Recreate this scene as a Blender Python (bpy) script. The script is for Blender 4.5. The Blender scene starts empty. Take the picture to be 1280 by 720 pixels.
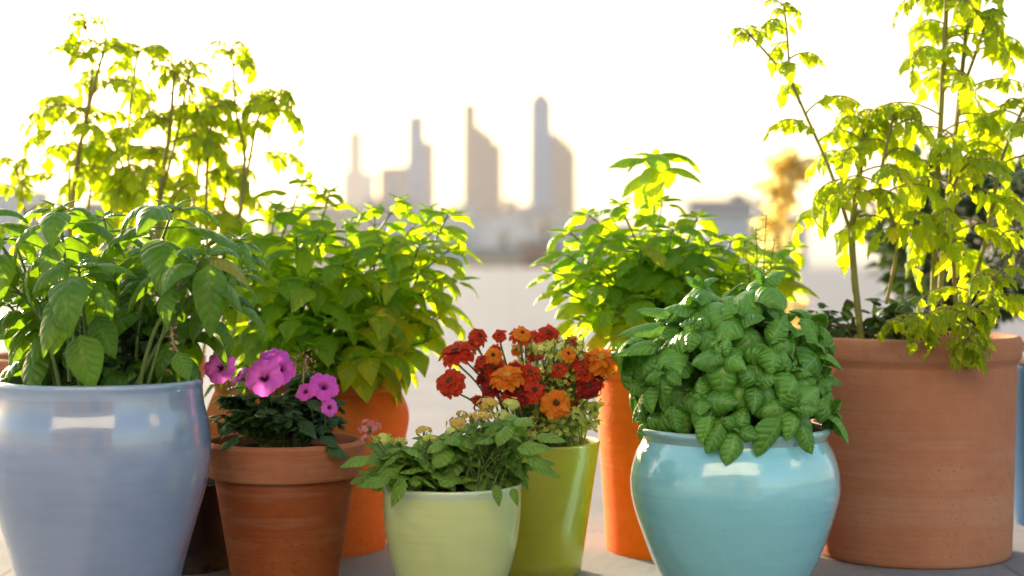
import bpy, math, random
import numpy as np
from mathutils import Vector
R = math.radians
F_PX, HOR, CAM_Z = 2200.0, 310.0, 0.58
SC = bpy.context.scene
COL = SC.collection
rng = random.Random(7)

def at(px, py, Y):
    return np.array(((px-640)/F_PX*Y, Y, CAM_Z-(py-HOR)/F_PX*Y))
def v3(*a): return np.array(a, dtype=float)
def nrm(v):
    l = math.sqrt(float(v[0]*v[0]+v[1]*v[1]+v[2]*v[2])); return v/(l if l > 1e-9 else 1.0)
def cross(a, b): return np.array((a[1]*b[2]-a[2]*b[1], a[2]*b[0]-a[0]*b[2], a[0]*b[1]-a[1]*b[0]))

# ------------------------------------------------------------------ materials
class NT:
    def __init__(s, name):
        s.m = bpy.data.materials.new(name); s.m.use_nodes = True
        s.t = s.m.node_tree; s.t.nodes.clear()
        s.out = s.t.nodes.new('ShaderNodeOutputMaterial')
    def n(s, kind, **kw):
        nd = s.t.nodes.new(kind)
        for k, v in kw.items():
            if k.startswith('i_'):
                key = k[2:].replace('_', ' ')
                s.set(nd.inputs[key], v)
            else: setattr(nd, k, v)
        return nd
    def set(s, sock, v):
        if isinstance(v, bpy.types.NodeSocket): s.t.links.new(v, sock)
        elif isinstance(v, tuple) and len(v) == 3 and sock.type == 'RGBA': sock.default_value = (*v, 1)
        else: sock.default_value = v
    def math(s, op, a, b=None, c=None, clamp=False):
        nd = s.t.nodes.new('ShaderNodeMath'); nd.operation = op; nd.use_clamp = clamp
        s.set(nd.inputs[0], a)
        if b is not None: s.set(nd.inputs[1], b)
        if c is not None: s.set(nd.inputs[2], c)
        return nd.outputs[0]
    def mix(s, f, a, b, blend='MIX'):
        nd = s.t.nodes.new('ShaderNodeMix'); nd.data_type = 'RGBA'; nd.blend_type = blend
        s.set(nd.inputs[0], f); s.set(nd.inputs[6], a); s.set(nd.inputs[7], b)
        return nd.outputs[2]
    def ramp(s, f, lo, hi):
        nd = s.t.nodes.new('ShaderNodeMapRange'); nd.clamp = True
        s.set(nd.inputs[0], f); nd.inputs[1].default_value = lo; nd.inputs[2].default_value = hi
        return nd.outputs[0]
    def noise(s, scale, detail=3, vec=None, rough=.55, dim='3D'):
        nd = s.n('ShaderNodeTexNoise'); nd.inputs['Scale'].default_value = scale
        nd.inputs['Detail'].default_value = detail; nd.inputs['Roughness'].default_value = rough
        if vec is not None: s.set(nd.inputs['Vector'], vec)
        return nd.outputs[0]
    def obj(s): return s.n('ShaderNodeTexCoord').outputs['Object']
    def bump(s, h, strength, dist, nin=None):
        nd = s.n('ShaderNodeBump'); s.set(nd.inputs['Height'], h)
        nd.inputs['Strength'].default_value = strength; nd.inputs['Distance'].default_value = dist
        if nin is not None: s.set(nd.inputs['Normal'], nin)
        return nd.outputs[0]
    def surf(s, sh): s.t.links.new(sh, s.out.inputs['Surface']); return s.m

def leaf_mat(name, c1, c2, trans, tfac=.42, rough=.42, nv=6, vein=(.25, .4, .1), vmix=.35, bumps=.5, yellow=None, yfrac=.92, spec=.5, trans2=None):
    t = NT(name)
    uv = t.n('ShaderNodeUVMap', uv_map='UVMap').outputs[0]
    sx = t.n('ShaderNodeSeparateXYZ'); t.set(sx.inputs[0], uv); u, v = sx.outputs[0], sx.outputs[1]
    rd = t.n('ShaderNodeUVMap', uv_map='rnd').outputs[0]
    sr = t.n('ShaderNodeSeparateXYZ'); t.set(sr.inputs[0], rd); r1, r2 = sr.outputs[0], sr.outputs[1]
    au = t.math('ABSOLUTE', t.math('SUBTRACT', u, .5))
    mid = t.math('SUBTRACT', 1, t.ramp(au, .012, .035))
    ph = t.math('SUBTRACT', t.math('MULTIPLY', v, nv), t.math('MULTIPLY', au, 2.3))
    fr = t.math('ABSOLUTE', t.math('SUBTRACT', t.math('FRACT', ph), .5))
    lat = t.math('SUBTRACT', 1, t.ramp(fr, .0, .09))
    vm = t.math('MAXIMUM', mid, t.math('MULTIPLY', lat, .55))
    nz = t.noise(60, 3, t.obj())
    col = t.mix(r1, c1, c2)
    col = t.mix(t.math('MULTIPLY', t.ramp(nz, .3, .7), .35), col, c2)
    col = t.mix(t.math('MULTIPLY', vm, vmix), col, vein)
    tc = t.mix(r1, trans, trans2 or tuple(x*.8 for x in trans))
    tc = t.mix(t.math('MULTIPLY', vm, .35), tc, tuple(x*.5 for x in trans))
    sp = t.noise(23, 4, t.obj())
    col = t.mix(t.math('MULTIPLY', t.ramp(sp, .68, .74), .6), col, (.16, .1, .03))
    if yellow:
        ym = t.math('GREATER_THAN', r2, yfrac)
        col = t.mix(ym, col, yellow)
    # blistered blade between the lateral veins
    h = t.math('MULTIPLY', t.math('SUBTRACT', 1, t.math('POWER', t.math('SUBTRACT', 1, t.math('MULTIPLY', fr, 2)), 2)), t.ramp(au, 0, .1))
    h = t.math('ADD', h, t.math('MULTIPLY', nz, .5))
    nb = t.bump(h, bumps, .0025)
    p = t.n('ShaderNodeBsdfPrincipled'); t.set(p.inputs['Base Color'], col)
    t.set(p.inputs['Roughness'], t.math('ADD', rough, t.math('MULTIPLY', nz, .15)))
    p.inputs['Specular IOR Level'].default_value = spec
    t.set(p.inputs['Normal'], nb)
    tr = t.n('ShaderNodeBsdfTranslucent'); t.set(tr.inputs[0], tc); t.set(tr.inputs[1], nb)
    mx = t.n('ShaderNodeMixShader'); mx.inputs[0].default_value = tfac
    t.t.links.new(p.outputs[0], mx.inputs[1]); t.t.links.new(tr.outputs[0], mx.inputs[2])
    return t.surf(mx.outputs[0])

def petal_mat(name, c1, c2, trans, base=None, tfac=.35, tipc=None):
    t = NT(name)
    uv = t.n('ShaderNodeUVMap', uv_map='UVMap').outputs[0]
    sx = t.n('ShaderNodeSeparateXYZ'); t.set(sx.inputs[0], uv)
    rd = t.n('ShaderNodeUVMap', uv_map='rnd').outputs[0]
    sr = t.n('ShaderNodeSeparateXYZ'); t.set(sr.inputs[0], rd)
    col = t.mix(sr.outputs[0], c1, c2)
    if base: col = t.mix(t.ramp(sx.outputs[1], .3, .1), col, base)
    if tipc: col = t.mix(t.ramp(sx.outputs[1], .6, 1.0), col, tipc)
    st = t.noise(1, 2, t.n('ShaderNodeMapping', i_Vector=uv, i_Scale=Vector((40, 3, 1))).outputs[0])
    col = t.mix(t.math('MULTIPLY', st, .3), col, tuple(x*.6 for x in c1))
    p = t.n('ShaderNodeBsdfPrincipled'); t.set(p.inputs['Base Color'], col); p.inputs['Roughness'].default_value = .6
    p.inputs['Specular IOR Level'].default_value = .25
    t.set(p.inputs['Normal'], t.bump(st, .4, .001))
    tr = t.n('ShaderNodeBsdfTranslucent'); t.set(tr.inputs[0], trans)
    mx = t.n('ShaderNodeMixShader'); mx.inputs[0].default_value = tfac
    t.t.links.new(p.outputs[0], mx.inputs[1]); t.t.links.new(tr.outputs[0], mx.inputs[2])
    return t.surf(mx.outputs[0])

def glaze_mat(name, c1, c2, rough=.1, rings=.25, speck=.0, coat=.6, streak=None):
    t = NT(name); o = t.obj()
    sx = t.n('ShaderNodeSeparateXYZ'); t.set(sx.inputs[0], o); z = sx.outputs[2]
    n1 = t.noise(3.5, 4, o)
    mp = t.n('ShaderNodeMapping', i_Vector=o, i_Scale=Vector((6, 6, 60))).outputs[0]
    n2 = t.noise(1.2, 3, mp)
    col = t.mix(t.ramp(t.math('ADD', t.math('MULTIPLY', n1, .6), t.math('MULTIPLY', n2, .4)), .35, .65), c1, c2)
    if streak:
        mq = t.n('ShaderNodeMapping', i_Vector=o, i_Scale=Vector((40, 40, 4))).outputs[0]
        col = t.mix(t.math('MULTIPLY', t.ramp(t.noise(1, 4, mq), .52, .75), .5), col, streak)
    if speck:
        n4 = t.noise(220, 1, o)
        col = t.mix(t.math('MULTIPLY', t.ramp(n4, .70, .78), speck), col, (.12, .1, .08))
    dz = t.math('MULTIPLY', t.ramp(t.math('ADD', z, t.math('MULTIPLY', n1, .05)), .085, .03), t.ramp(t.noise(30, 5, o), .4, .65))
    col = t.mix(t.math('MULTIPLY', dz, .3), col, (.3, .26, .2))
    n3 = t.noise(40, 3, o)
    # throwing rings
    w = t.noise(1, 2, t.n('ShaderNodeMapping', i_Vector=o, i_Scale=Vector((1.5, 1.5, 90))).outputs[0])
    nb = t.bump(w, rings*.6, .004); nb = t.bump(t.noise(9, 2, o), .6, .014, nb); nb = t.bump(n1, .5, .02, nb); nb = t.bump(n3, .12, .002, nb)
    p = t.n('ShaderNodeBsdfPrincipled'); t.set(p.inputs['Base Color'], col)
    t.set(p.inputs['Roughness'], t.math('ADD', rough, t.math('MULTIPLY', n3, .12)))
    t.set(p.inputs['Normal'], nb)
    p.inputs['Coat Weight'].default_value = min(1, coat*1.6); p.inputs['Coat IOR'].default_value = 1.85; p.inputs['Coat Roughness'].default_value = .1
    return t.surf(p.outputs[0])

def clay_mat(name, c1, c2, pale=(.55, .4, .3), palef=.3, band=None):
    t = NT(name); o = t.obj()
    n1 = t.noise(5, 5, o); n2 = t.noise(45, 4, o)
    col = t.mix(t.ramp(n1, .35, .68), c1, c2)
    col = t.mix(t.math('MULTIPLY', t.ramp(n2, .3, .75), .25), col, tuple(x*.6 for x in c1))
    mp = t.n('ShaderNodeMapping', i_Vector=o, i_Scale=Vector((3, 3, 22))).outputs[0]
    n3 = t.noise(1.3, 5, mp)
    col = t.mix(t.math('MULTIPLY', t.ramp(n3, .52, .72), palef), col, pale)
    # crisp pits and lime specks in the clay
    vo = t.n('ShaderNodeTexVoronoi'); t.set(vo.inputs['Vector'], o); vo.inputs['Scale'].default_value = 70
    pit = t.math('MULTIPLY', t.math('LESS_THAN', vo.outputs['Distance'], .16), t.math('GREATER_THAN', n1, .52))
    col = t.mix(t.math('MULTIPLY', pit, .45), col, tuple(x*.45 for x in c1))
    if band:
        sx = t.n('ShaderNodeSeparateXYZ'); t.set(sx.inputs[0], o)
        zz = t.math('ADD', sx.outputs[2], t.math('MULTIPLY', t.math('SUBTRACT', n1, .5), .03))
        bm_ = t.math('MULTIPLY', t.ramp(zz, band[0]-.012, band[0]), t.math('SUBTRACT', 1, t.ramp(zz, band[1], band[1]+.012)))
        col = t.mix(t.math('MULTIPLY', bm_, .16), col, pale)
    w = t.noise(1, 3, t.n('ShaderNodeMapping', i_Vector=o, i_Scale=Vector((1.5, 1.5, 110))).outputs[0])
    nb = t.bump(w, .3, .004); nb = t.bump(t.noise(160, 3, o), .25, .002, nb); nb = t.bump(n1, .4, .01, nb)
    nb = t.bump(t.math('SUBTRACT', 1, pit), .4, .0015, nb)
    p = t.n('ShaderNodeBsdfPrincipled'); t.set(p.inputs['Base Color'], col)
    t.set(p.inputs['Roughness'], t.math('ADD', .6, t.math('MULTIPLY', n2, .3)))
    p.inputs['Specular IOR Level'].default_value = .12
    t.set(p.inputs['Normal'], nb)
    return t.surf(p.outputs[0])

def plain_mat(name, c1, c2, scale=20, rough=.8, bump=.3, dist=.005, spec=.3):
    t = NT(name); o = t.obj(); n1 = t.noise(scale, 5, o)
    p = t.n('ShaderNodeBsdfPrincipled'); t.set(p.inputs['Base Color'], t.mix(t.ramp(n1, .3, .7), c1, c2))
    p.inputs['Roughness'].default_value = rough; p.inputs['Specular IOR Level'].default_value = spec
    t.set(p.inputs['Normal'], t.bump(n1, bump, dist))
    return t.surf(p.outputs[0])

def facade_mat(name, wall, glass, fx=.25, fz=.28):
    t = NT(name); o = t.obj()
    sx = t.n('ShaderNodeSeparateXYZ'); t.set(sx.inputs[0], o)
    h = t.math('ADD', sx.outputs[0], sx.outputs[1])
    mx_ = t.math('GREATER_THAN', t.math('FRACT', t.math('MULTIPLY', h, fx)), .4)
    mz = t.math('GREATER_THAN', t.math('FRACT', t.math('MULTIPLY', sx.outputs[2], fz)), .45)
    m = t.math('MULTIPLY', mx_, mz)
    p = t.n('ShaderNodeBsdfPrincipled')
    t.set(p.inputs['Base Color'], t.mix(m, t.mix(t.noise(.05, 3, o), wall, tuple(x*.8 for x in wall)), glass))
    t.set(p.inputs['Roughness'], t.math('SUBTRACT', .8, t.math('MULTIPLY', m, .6)))
    return t.surf(p.outputs[0])

# ------------------------------------------------------------------ mesh collector
class MB:
    def __init__(s): s.v = []; s.f = []; s.uv = []; s.rd = []; s.nv = 0
    def add(s, verts, faces, uvs=None, rnd=(0, 0)):
        verts = np.asarray(verts, dtype=float); o = s.nv
        s.v.append(verts); s.nv += len(verts)
        for f in faces:
            s.f.append([i+o for i in f])
            for i in f:
                s.uv.append((0, 0) if uvs is None else uvs[i]); s.rd.append(rnd)
    def build(s, name, mat, parent=None, smooth=True, label=None):
        me = bpy.data.meshes.new(name)
        vs = np.concatenate(s.v) if s.v else np.zeros((0, 3))
        if parent is not None:
            org = np.array(root_of(parent).location); vs = vs-org
        me.from_pydata(vs.tolist(), [], s.f)
        u = me.uv_layers.new(name='UVMap'); u.data.foreach_set('uv', np.array(s.uv, dtype=np.float32).ravel())
        u = me.uv_layers.new(name='rnd'); u.data.foreach_set('uv', np.array(s.rd, dtype=np.float32).ravel())
        if smooth: me.polygons.foreach_set('use_smooth', [True]*len(me.polygons))
        me.materials.append(mat); me.update()
        o = bpy.data.objects.new(name, me); COL.objects.link(o)
        if parent is not None: o.parent = parent
        if label: o['label'] = label
        return o

def root_of(o):
    while o.parent is not None: o = o.parent
    return o
def thing(name, label, cat, loc, group=None):
    o = bpy.data.objects.new(name, None); COL.objects.link(o); o.location = Vector([float(x) for x in loc])
    o.empty_display_size = .05
    o['label'] = label; o['category'] = cat
    if group: o['group'] = group
    return o

def lathe(mb, prof, c, seg=112, wob=0.0):
    prof = [(r, z) for r, z in prof]; n = len(prof); vs = []; fs = []; uvs = []
    for j in range(seg):
        a = 2*math.pi*j/seg
        k = 1+wob*math.sin(2*a+.7)+wob*.5*math.sin(3*a+2)
        for i, (r, z) in enumerate(prof):
            vs.append((c[0]+r*k*math.cos(a), c[1]+r*k*math.sin(a), c[2]+z)); uvs.append((j/seg, i/n))
    for j in range(seg):
        for i in range(n-1):
            a, b = j*n+i, ((j+1) % seg)*n+i
            fs.append((a, b, b+1, a+1))
    mb.add(vs, fs, uvs)

def smoothprof(pts, sub=6):
    P = [np.array(p) for p in pts]; out = []
    for i in range(len(P)-1):
        p0, p1, p2, p3 = P[max(i-1, 0)], P[i], P[i+1], P[min(i+2, len(P)-1)]
        for k in range(sub):
            t = k/sub
            out.append(.5*((2*p1)+(-p0+p2)*t+(2*p0-5*p1+4*p2-p3)*t*t+(-p0+3*p1-3*p2+p3)*t**3))
    out.append(P[-1]); return out

def tube(mb, pts, r0, r1=None, seg=7, rnd=None):
    r1 = r0 if r1 is None else r1
    n = len(pts); vs = []; fs = []; uvs = []
    up = v3(.13, .97, .2)
    for i, p in enumerate(pts):
        d = nrm(pts[min(i+1, n-1)]-pts[max(i-1, 0)])
        s = nrm(cross(d, up)); w = cross(s, d); r = r0+(r1-r0)*i/(n-1)
        for j in range(seg):
            a = 2*math.pi*j/seg; vs.append(p+(s*math.cos(a)+w*math.sin(a))*r); uvs.append((.3+.1*j/seg, i/n))
    for i in range(n-1):
        for j in range(seg):
            a = i*seg+j; b = i*seg+(j+1) % seg; fs.append((a, b, b+seg, a+seg))
    fs.append(tuple(range((n-1)*seg, n*seg)))
    mb.add(vs, fs, uvs, rnd or (rng.random(), 0))

# leaf outlines
def ovate(t): return (math.sin(math.pi*min(1, t**.62))**.8) if 0 < t < 1 else 0.0
def round_(t): return (math.sin(math.pi*t**.8))**.55 if 0 < t < 1 else 0.0
def lance(t): return (math.sin(math.pi*t**.75))**1.15 if 0 < t < 1 else 0.0
def lobed(t):
    if not 0 < t < 1: return 0.0
    return (math.sin(math.pi*t**.6))**.9*(.8+.3*abs(math.sin(t*math.pi*5.2+.4)))
def petal(t): return (math.sin(math.pi*min(.97, t**1.5*.9+.06)))**.6 if 0 < t < 1 else .12*(t <= 0)

def leaf(mb, base, d, n, L, W, bend=.8, cup=.7, fold=0., nu=8, nv=4, shape=ovate, wave=0., r=None, rnd=None, arc0=0.):
    r = r or rng
    d = nrm(d); side = cross(d, n)
    if float(side@side) < 1e-6: side = cross(d, v3(.3, .5, .8))
    side = nrm(side); n = cross(side, d)
    vs = []; uvs = []; pos = np.array(base, dtype=float); phi = arc0; ds = L/nu
    ph = r.random()*6.28
    for i in range(nu+1):
        t = i/nu
        ln = -math.sin(phi)*d+math.cos(phi)*n
        w = W*.5*max(shape(t), .03)
        for j in range(nv+1):
            s = -1+2*j/nv
            c = max(abs(cup), .05)
            xx = math.sin(c*s)/c*w; zz = (math.cos(c*s)-1)/c*w*(1 if cup >= 0 else -1)+fold*abs(s)*w
            zz += wave*w*math.sin(t*9+ph+(2 if s > 0 else 0))*s*s
            vs.append(pos+side*xx+ln*zz); uvs.append((j/nv, t))
        pos = pos+(math.cos(phi)*d+math.sin(phi)*n)*ds
        phi -= bend/nu*(1.45-.9*t)
    fs = [(i*(nv+1)+j, i*(nv+1)+j+1, (i+1)*(nv+1)+j+1, (i+1)*(nv+1)+j) for i in range(nu) for j in range(nv)]
    mb.add(vs, fs, uvs, rnd or (r.random(), r.random()))

def spline(P, sub=6): return [np.array(p) for p in smoothprof(P, sub)]
def point_on(P, t):
    x = max(0, min(.9999, t))*(len(P)-1); i = int(x); return P[i]+(P[i+1]-P[i])*(x-i), nrm(P[i+1]-P[i])
Z = v3(0, 0, 1)
def horiz(a): return v3(math.cos(a), math.sin(a), 0)
def jit(s): return v3(rng.gauss(0, s), rng.gauss(0, s), rng.gauss(0, s))

def herb_stem(S, Fo, base, tip, L=.085, W=.05, nodes=5, tmin=.4, spacing=None, cup=.8, shape=ovate, droop=1.0, a0=None, rs=.0028, sag=.02, nu=8, nv=4, tops=2, fold=0., wave=.12, el0=.75):
    mid = (base+tip)/2+v3((tip-base)[0]*.18, (tip-base)[1]*.18, 0)*-1+jit(sag*.3)
    P = spline([base, mid, tip], 7)
    tube(S, P, rs*1.25, rs*.6)
    a = rng.random()*6.28 if a0 is None else a0
    for k in range(nodes):
        f = k/max(1, nodes-1); t = 1-(1-tmin)*(.08+.92*f**1.15)
        p, tan = point_on(P, t)
        sz = L*(.74+.36*min(1, f*2.5)) if nodes > 1 else L
        if f > .7: sz *= .9
        for sgn in (0, 1):
            az = a+sgn*math.pi+rng.gauss(0, .25)
            el = el0*(1-f*1.1)+rng.gauss(0, .16)
            d = nrm(horiz(az)*math.cos(el)+(tan*.6+Z*.4)*math.sin(el))
            l = sz*rng.uniform(.8, 1.15)
            pe = p+d*l*.2
            tube(S, [p, p+d*l*.1+Z*.001, pe], rs*.45, rs*.3, 5)
            leaf(Fo, pe, d, Z*.9+jit(.15), l, l*W/L*rng.uniform(.88, 1.12), droop*rng.uniform(.65, 1.3), cup*rng.uniform(.7, 1.2), fold, nu, nv, shape, wave)
        a += math.pi/2+rng.gauss(0, .15)
    # young leaves at the growing tip
    for k in range(tops):
        for sgn in (0, 1):
            az = a+sgn*math.pi; el = .5+.35*k
            d = nrm(horiz(az)*math.cos(el)+Z*math.sin(el)); l = L*(.5-.17*k)
            leaf(Fo, tip+Z*.002*k, d, Z*.7-horiz(az)*.3, l, l*.55, .9, 1.0, 0, 6, 4, shape)
        a += math.pi/2
    return P

def tomato_leaf(S, Fo, base, az, L, up=.6, droop=1.6, ls=.055, n_pairs=3, curl=1.):
    n_pairs += 2; L *= 1.2; ls *= .8
    d = horiz(az); pts = [np.array(base)]; phi = up; N = 9
    sidev = nrm(cross(d, Z))
    tans = []
    sw = rng.gauss(0, .25)
    for i in range(N):
        phi -= droop/N*(.5+i/N)
        tg = d*math.cos(phi)+Z*math.sin(phi)+sidev*sw*i/N
        tg = nrm(tg); tans.append(tg); pts.append(pts[-1]+tg*L/N)
    tans.append(tans[-1])
    tube(S, pts, .0021, .0011, 5)
    def lf(p, dd, l, nn):
        leaf(Fo, p, dd, nn, l, l*rng.uniform(.42, .66), rng.uniform(.5, 1.5)*curl, rng.uniform(.5, 1.3), -.15, 13, 4, lobed, .4)
    for k in range(n_pairs):
        f = .32+.58*k/max(1, n_pairs-.2)
        p, tg = point_on(pts, f)
        for sg in (-1, 1):
            l = ls*(.75+.35*math.sin(math.pi*(k+.8)/(n_pairs+.3)))*rng.uniform(.7, 1.15)
            dd = nrm(sidev*sg*.8+tg*.55-Z*rng.uniform(.0, .7)+jit(.12))
            pe = p+dd*l*.18
            tube(S, [p, pe], .0008, .0006, 4)
            lf(pe, dd, l, Z*.8+jit(.25)+tg*.1)
            if rng.random() < .7:
                q, _ = point_on(pts, f+.1); dd2 = nrm(sidev*sg+jit(.2)-Z*.2)
                leaf(Fo, q, dd2, Z+jit(.2), l*.35, l*.2, .8, .8, 0, 5, 2, lobed)
    lf(pts[-1], nrm(tans[-1]+jit(.1)), ls*1.2, nrm(cross(sidev, tans[-1]))*1.0+jit(.15))

def tomato_stem(S, Fo, pts, r0=.005, r1=.002, n=8, t0=.15, L=(.12, .2), ls=.055, azs=None, up=.6, a0=0):
    P = spline([at(*p) for p in pts], 6); tube(S, P, r0*1.15, max(r1*1.4, .0021), 8)
    a = a0
    for k in range(n):
        t = t0+(1-t0)*(k+.4)/n
        p, tg = point_on(P, t)
        f = 1-.5*t*t
        az = a+rng.gauss(0, .3)
        tomato_leaf(S, Fo, p, az, rng.uniform(*L)*f, up+rng.gauss(0, .2), rng.uniform(1.2, 2.2), ls*(.45+.55*f)*rng.uniform(.8, 1.1), 3 if rng.random() < .8 else 2)
        a += 2.4
    # curled young growth at the tip
    tip = P[-1]
    for k in range(5):
        tomato_leaf(S, Fo, tip-Z*.004*k, a+k*1.9, L[0]*.38+rng.random()*.02, 1.0, 1.9, ls*.42, 2)
    return P

# ------------------------------------------------------------------ palette
M = {}
M['basil'] = leaf_mat('basil_leaf', (.055, .145, .01), (.11, .26, .018), (.4, .68, .01), .36, .24, 7, (.2, .36, .1), .3, .6, yellow=(.35, .3, .03), yfrac=.985)
M['basil_near'] = leaf_mat('compact_basil_leaf', (.065, .22, .018), (.16, .4, .04), (.26, .55, .025), .16, .25, 6, (.34, .54, .2), .34, .6)
M['bush'] = leaf_mat('bush_leaf', (.07, .17, .008), (.12, .26, .014), (.82, .95, .005), .66, .42, 6, (.2, .34, .06), .3, .5, yellow=(.45, .36, .02), yfrac=.97, trans2=(.4, .7, .01))
M['tomato'] = leaf_mat('tomato_leaf', (.13, .21, .01), (.2, .3, .012), (.92, .96, .006), .64, .5, 5, (.3, .36, .05), .3, .5, yellow=(.5, .4, .02), yfrac=.94, trans2=(.6, .8, .008))
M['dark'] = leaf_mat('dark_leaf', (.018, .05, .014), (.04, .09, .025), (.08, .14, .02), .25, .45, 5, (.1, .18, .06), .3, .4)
M['petunia_leaf'] = leaf_mat('petunia_leaf', (.02, .065, .016), (.045, .12, .025), (.12, .25, .02), .3, .5, 5, (.12, .22, .06), .3, .5)
M['sage'] = leaf_mat('soft_green_leaf', (.15, .28, .03), (.24, .4, .05), (.35, .6, .04), .35, .5, 6, (.22, .36, .12), .4, .7)
M['grey_shrub'] = leaf_mat('grey_green_needles', (.05, .075, .05), (.09, .12, .08), (.1, .14, .06), .25, .6, 3)
M['golden'] = leaf_mat('golden_leaf', (.9, .7, .28), (.92, .75, .35), (1, .85, .35), .7, .5, 5)
M['stem'] = plain_mat('green_stem', (.1, .18, .04), (.16, .2, .07), 30, .5)
M['tstem'] = leaf_mat('hairy_tomato_stem', (.22, .25, .06), (.32, .24, .1), (.5, .5, .05), .3, .6, 5)
M['woody'] = plain_mat('woody_stem', (.12, .07, .03), (.2, .13, .06), 40, .8)
M['soil'] = plain_mat('potting_soil', (.018, .012, .008), (.055, .038, .024), 60, .95, 1., .01, .1)
M['pink'] = petal_mat('pink_petal', (.8, .09, .66), (.86, .15, .76), (.9, .2, .8), base=(.22, .01, .2))
M['pinkc'] = plain_mat('flower_throat', (.1, .01, .06), (.2, .05, .05), 100, .7)
M['red'] = petal_mat('red_petal', (.55, .03, .012), (.7, .08, .015), (.8, .1, .01), base=(.22, .012, .01))
M['orange'] = petal_mat('orange_petal', (.85, .2, .01), (.9, .32, .015), (.9, .35, .01), base=(.6, .06, .01))
M['crimson'] = petal_mat('crimson_petal', (.3, .012, .014), (.42, .02, .015), (.5, .03, .02))
M['darkc'] = plain_mat('seed_head', (.03, .012, .006), (.14, .06, .01), 250, .9, 1., .003)
M['goldc'] = plain_mat('pollen_head', (.5, .22, .02), (.6, .35, .03), 250, .9, 1., .003)
M['yellowf'] = petal_mat('yellow_floret', (.75, .5, .05), (.8, .62, .2), (.8, .6, .1), base=(.8, .25, .02))
M['limef'] = petal_mat('lime_floret', (.62, .66, .08), (.8, .8, .3), (.8, .85, .15))
M['rosef'] = petal_mat('rose_floret', (.7, .18, .2), (.8, .35, .3), (.8, .3, .25))
M['dry'] = plain_mat('dried_stalk', (.35, .2, .1), (.5, .33, .18), 80, .9)

# ------------------------------------------------------------------ pots
def pot(name, label, cat, cx, Y, body, rim, inner_r, soil_z, bm, rm, seg=128, wob=.004, tilt=0, rimlabel=None):
    X = (cx-640)/F_PX*Y
    t = thing(name, label, cat, (X, Y, 0))
    b = MB(); lathe(b, body, (X, Y, 0), seg, wob); b.build('body', bm, t)
    b = MB(); lathe(b, rim, (X, Y, 0), seg, wob); b.build('rim', rm, t, label=rimlabel)
    b = MB(); n = 10; vs = []; fs = []; sg = 40
    vs.append((X, Y, soil_z+.004))
    for i in range(1, n+1):
        for j in range(sg):
            a = 2*math.pi*j/sg; r = inner_r*i/n
            vs.append((X+r*math.cos(a), Y+r*math.sin(a), soil_z+rng.uniform(-.005, .006)*(i < n)))
    for j in range(sg): fs.append((0, 1+j, 1+(j+1) % sg))
    for i in range(n-1):
        for j in range(sg):
            a = 1+i*sg+j; c = 1+i*sg+(j+1) % sg; fs.append((a, a+sg, c+sg, c))
    b.add(vs, fs); b.build('soil', M['soil'], t)
    return t, X

def inner(prof_top_r, zt, zb, rb): return [(prof_top_r, zt), (prof_top_r-.002, zt-.02), (rb, zb)]
gl_lav = glaze_mat('lavender_blue_glaze', (.25, .33, .49), (.3, .37, .53), .14, .22, .15)
gl_lavr = glaze_mat('lavender_rim_glaze', (.3, .4, .56), (.27, .37, .55), .14, .2)
gl_aqua = glaze_mat('aqua_glaze', (.27, .67, .74), (.33, .72, .78), .09, .3, .3)
gl_aquar = glaze_mat('aqua_rim_glaze', (.4, .62, .62), (.24, .5, .52), .12, .3, .3)
gl_mint = glaze_mat('pale_green_glaze', (.58, .64, .24), (.63, .69, .29), .26, .25, .1, .3)
gl_mintr = glaze_mat('pale_green_rim_glaze', (.6, .68, .45), (.52, .62, .38), .25, .2)
gl_oliv = glaze_mat('olive_green_glaze', (.4, .38, .01), (.46, .43, .015), .3, .3, .1, .35)
gl_deep = plain_mat('deep_blue_glaze', (.003, .05, .15), (.005, .07, .19), 6, .6, .2, .004, .08)
tc_dark = clay_mat('brown_red_clay', (.3, .075, .022), (.38, .105, .032), (.52, .3, .2), .32)
tc_rim = clay_mat('brown_red_clay_rim', (.4, .14, .065), (.48, .19, .09), (.55, .32, .22), .35)
tc_or = clay_mat('bright_orange_clay', (.85, .15, .005), (.88, .18, .008), (.85, .3, .08), .1)
tc_big = clay_mat('weathered_clay', (.46, .19, .105), (.53, .24, .135), (.58, .38, .27), .22, band=(.085, .125))
tc_old = clay_mat('old_clay', (.38, .14, .07), (.46, .19, .1), (.5, .33, .24), .4)

# lavender blue pot, front left
body = smoothprof([(.108, 0), (.118, .004), (.128, .04), (.153, .13), (.172, .2), (.178, .25), (.175, .295), (.1675, .325), (.165, .345)], 5)
rim = smoothprof([(.165, .345), (.1645, .355), (.1655, .362), (.1645, .3665), (.161, .3685), (.155, .366), (.151, .34), (.153, .3)], 4)
P_LAV, X_LAV = pot('lavender_glazed_pot', 'large lavender blue glazed pot holding tall basil, at the front left', 'plant pot', 124, 2.85, body, rim, .151, .338, gl_lav, gl_lavr, rimlabel='thick pale lavender lip')
# terracotta pot with collar (petunia)
body = [(.0, .002), (.088, 0), (.092, .004), (.1215, .19), (.1225, .19)]
body = [(.0, .002), (.087, 0), (.0905, .003)]+[(.0905+.0305*k/10, .003+.187*k/10) for k in range(1, 11)]
rim = smoothprof([(.121, .189), (.129, .187), (.1315, .191), (.1325, .197), (.1385, .238), (.1385, .244), (.1355, .249), (.129, .248), (.126, .243), (.122, .2)], 4)
P_PET, X_PET = pot('terracotta_pot', 'red brown terracotta pot with wide collar, holding pink petunias', 'plant pot', 356, 3.05, body, rim, .1245, .226, tc_dark, tc_rim, rimlabel='wide lighter terracotta collar')
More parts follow.
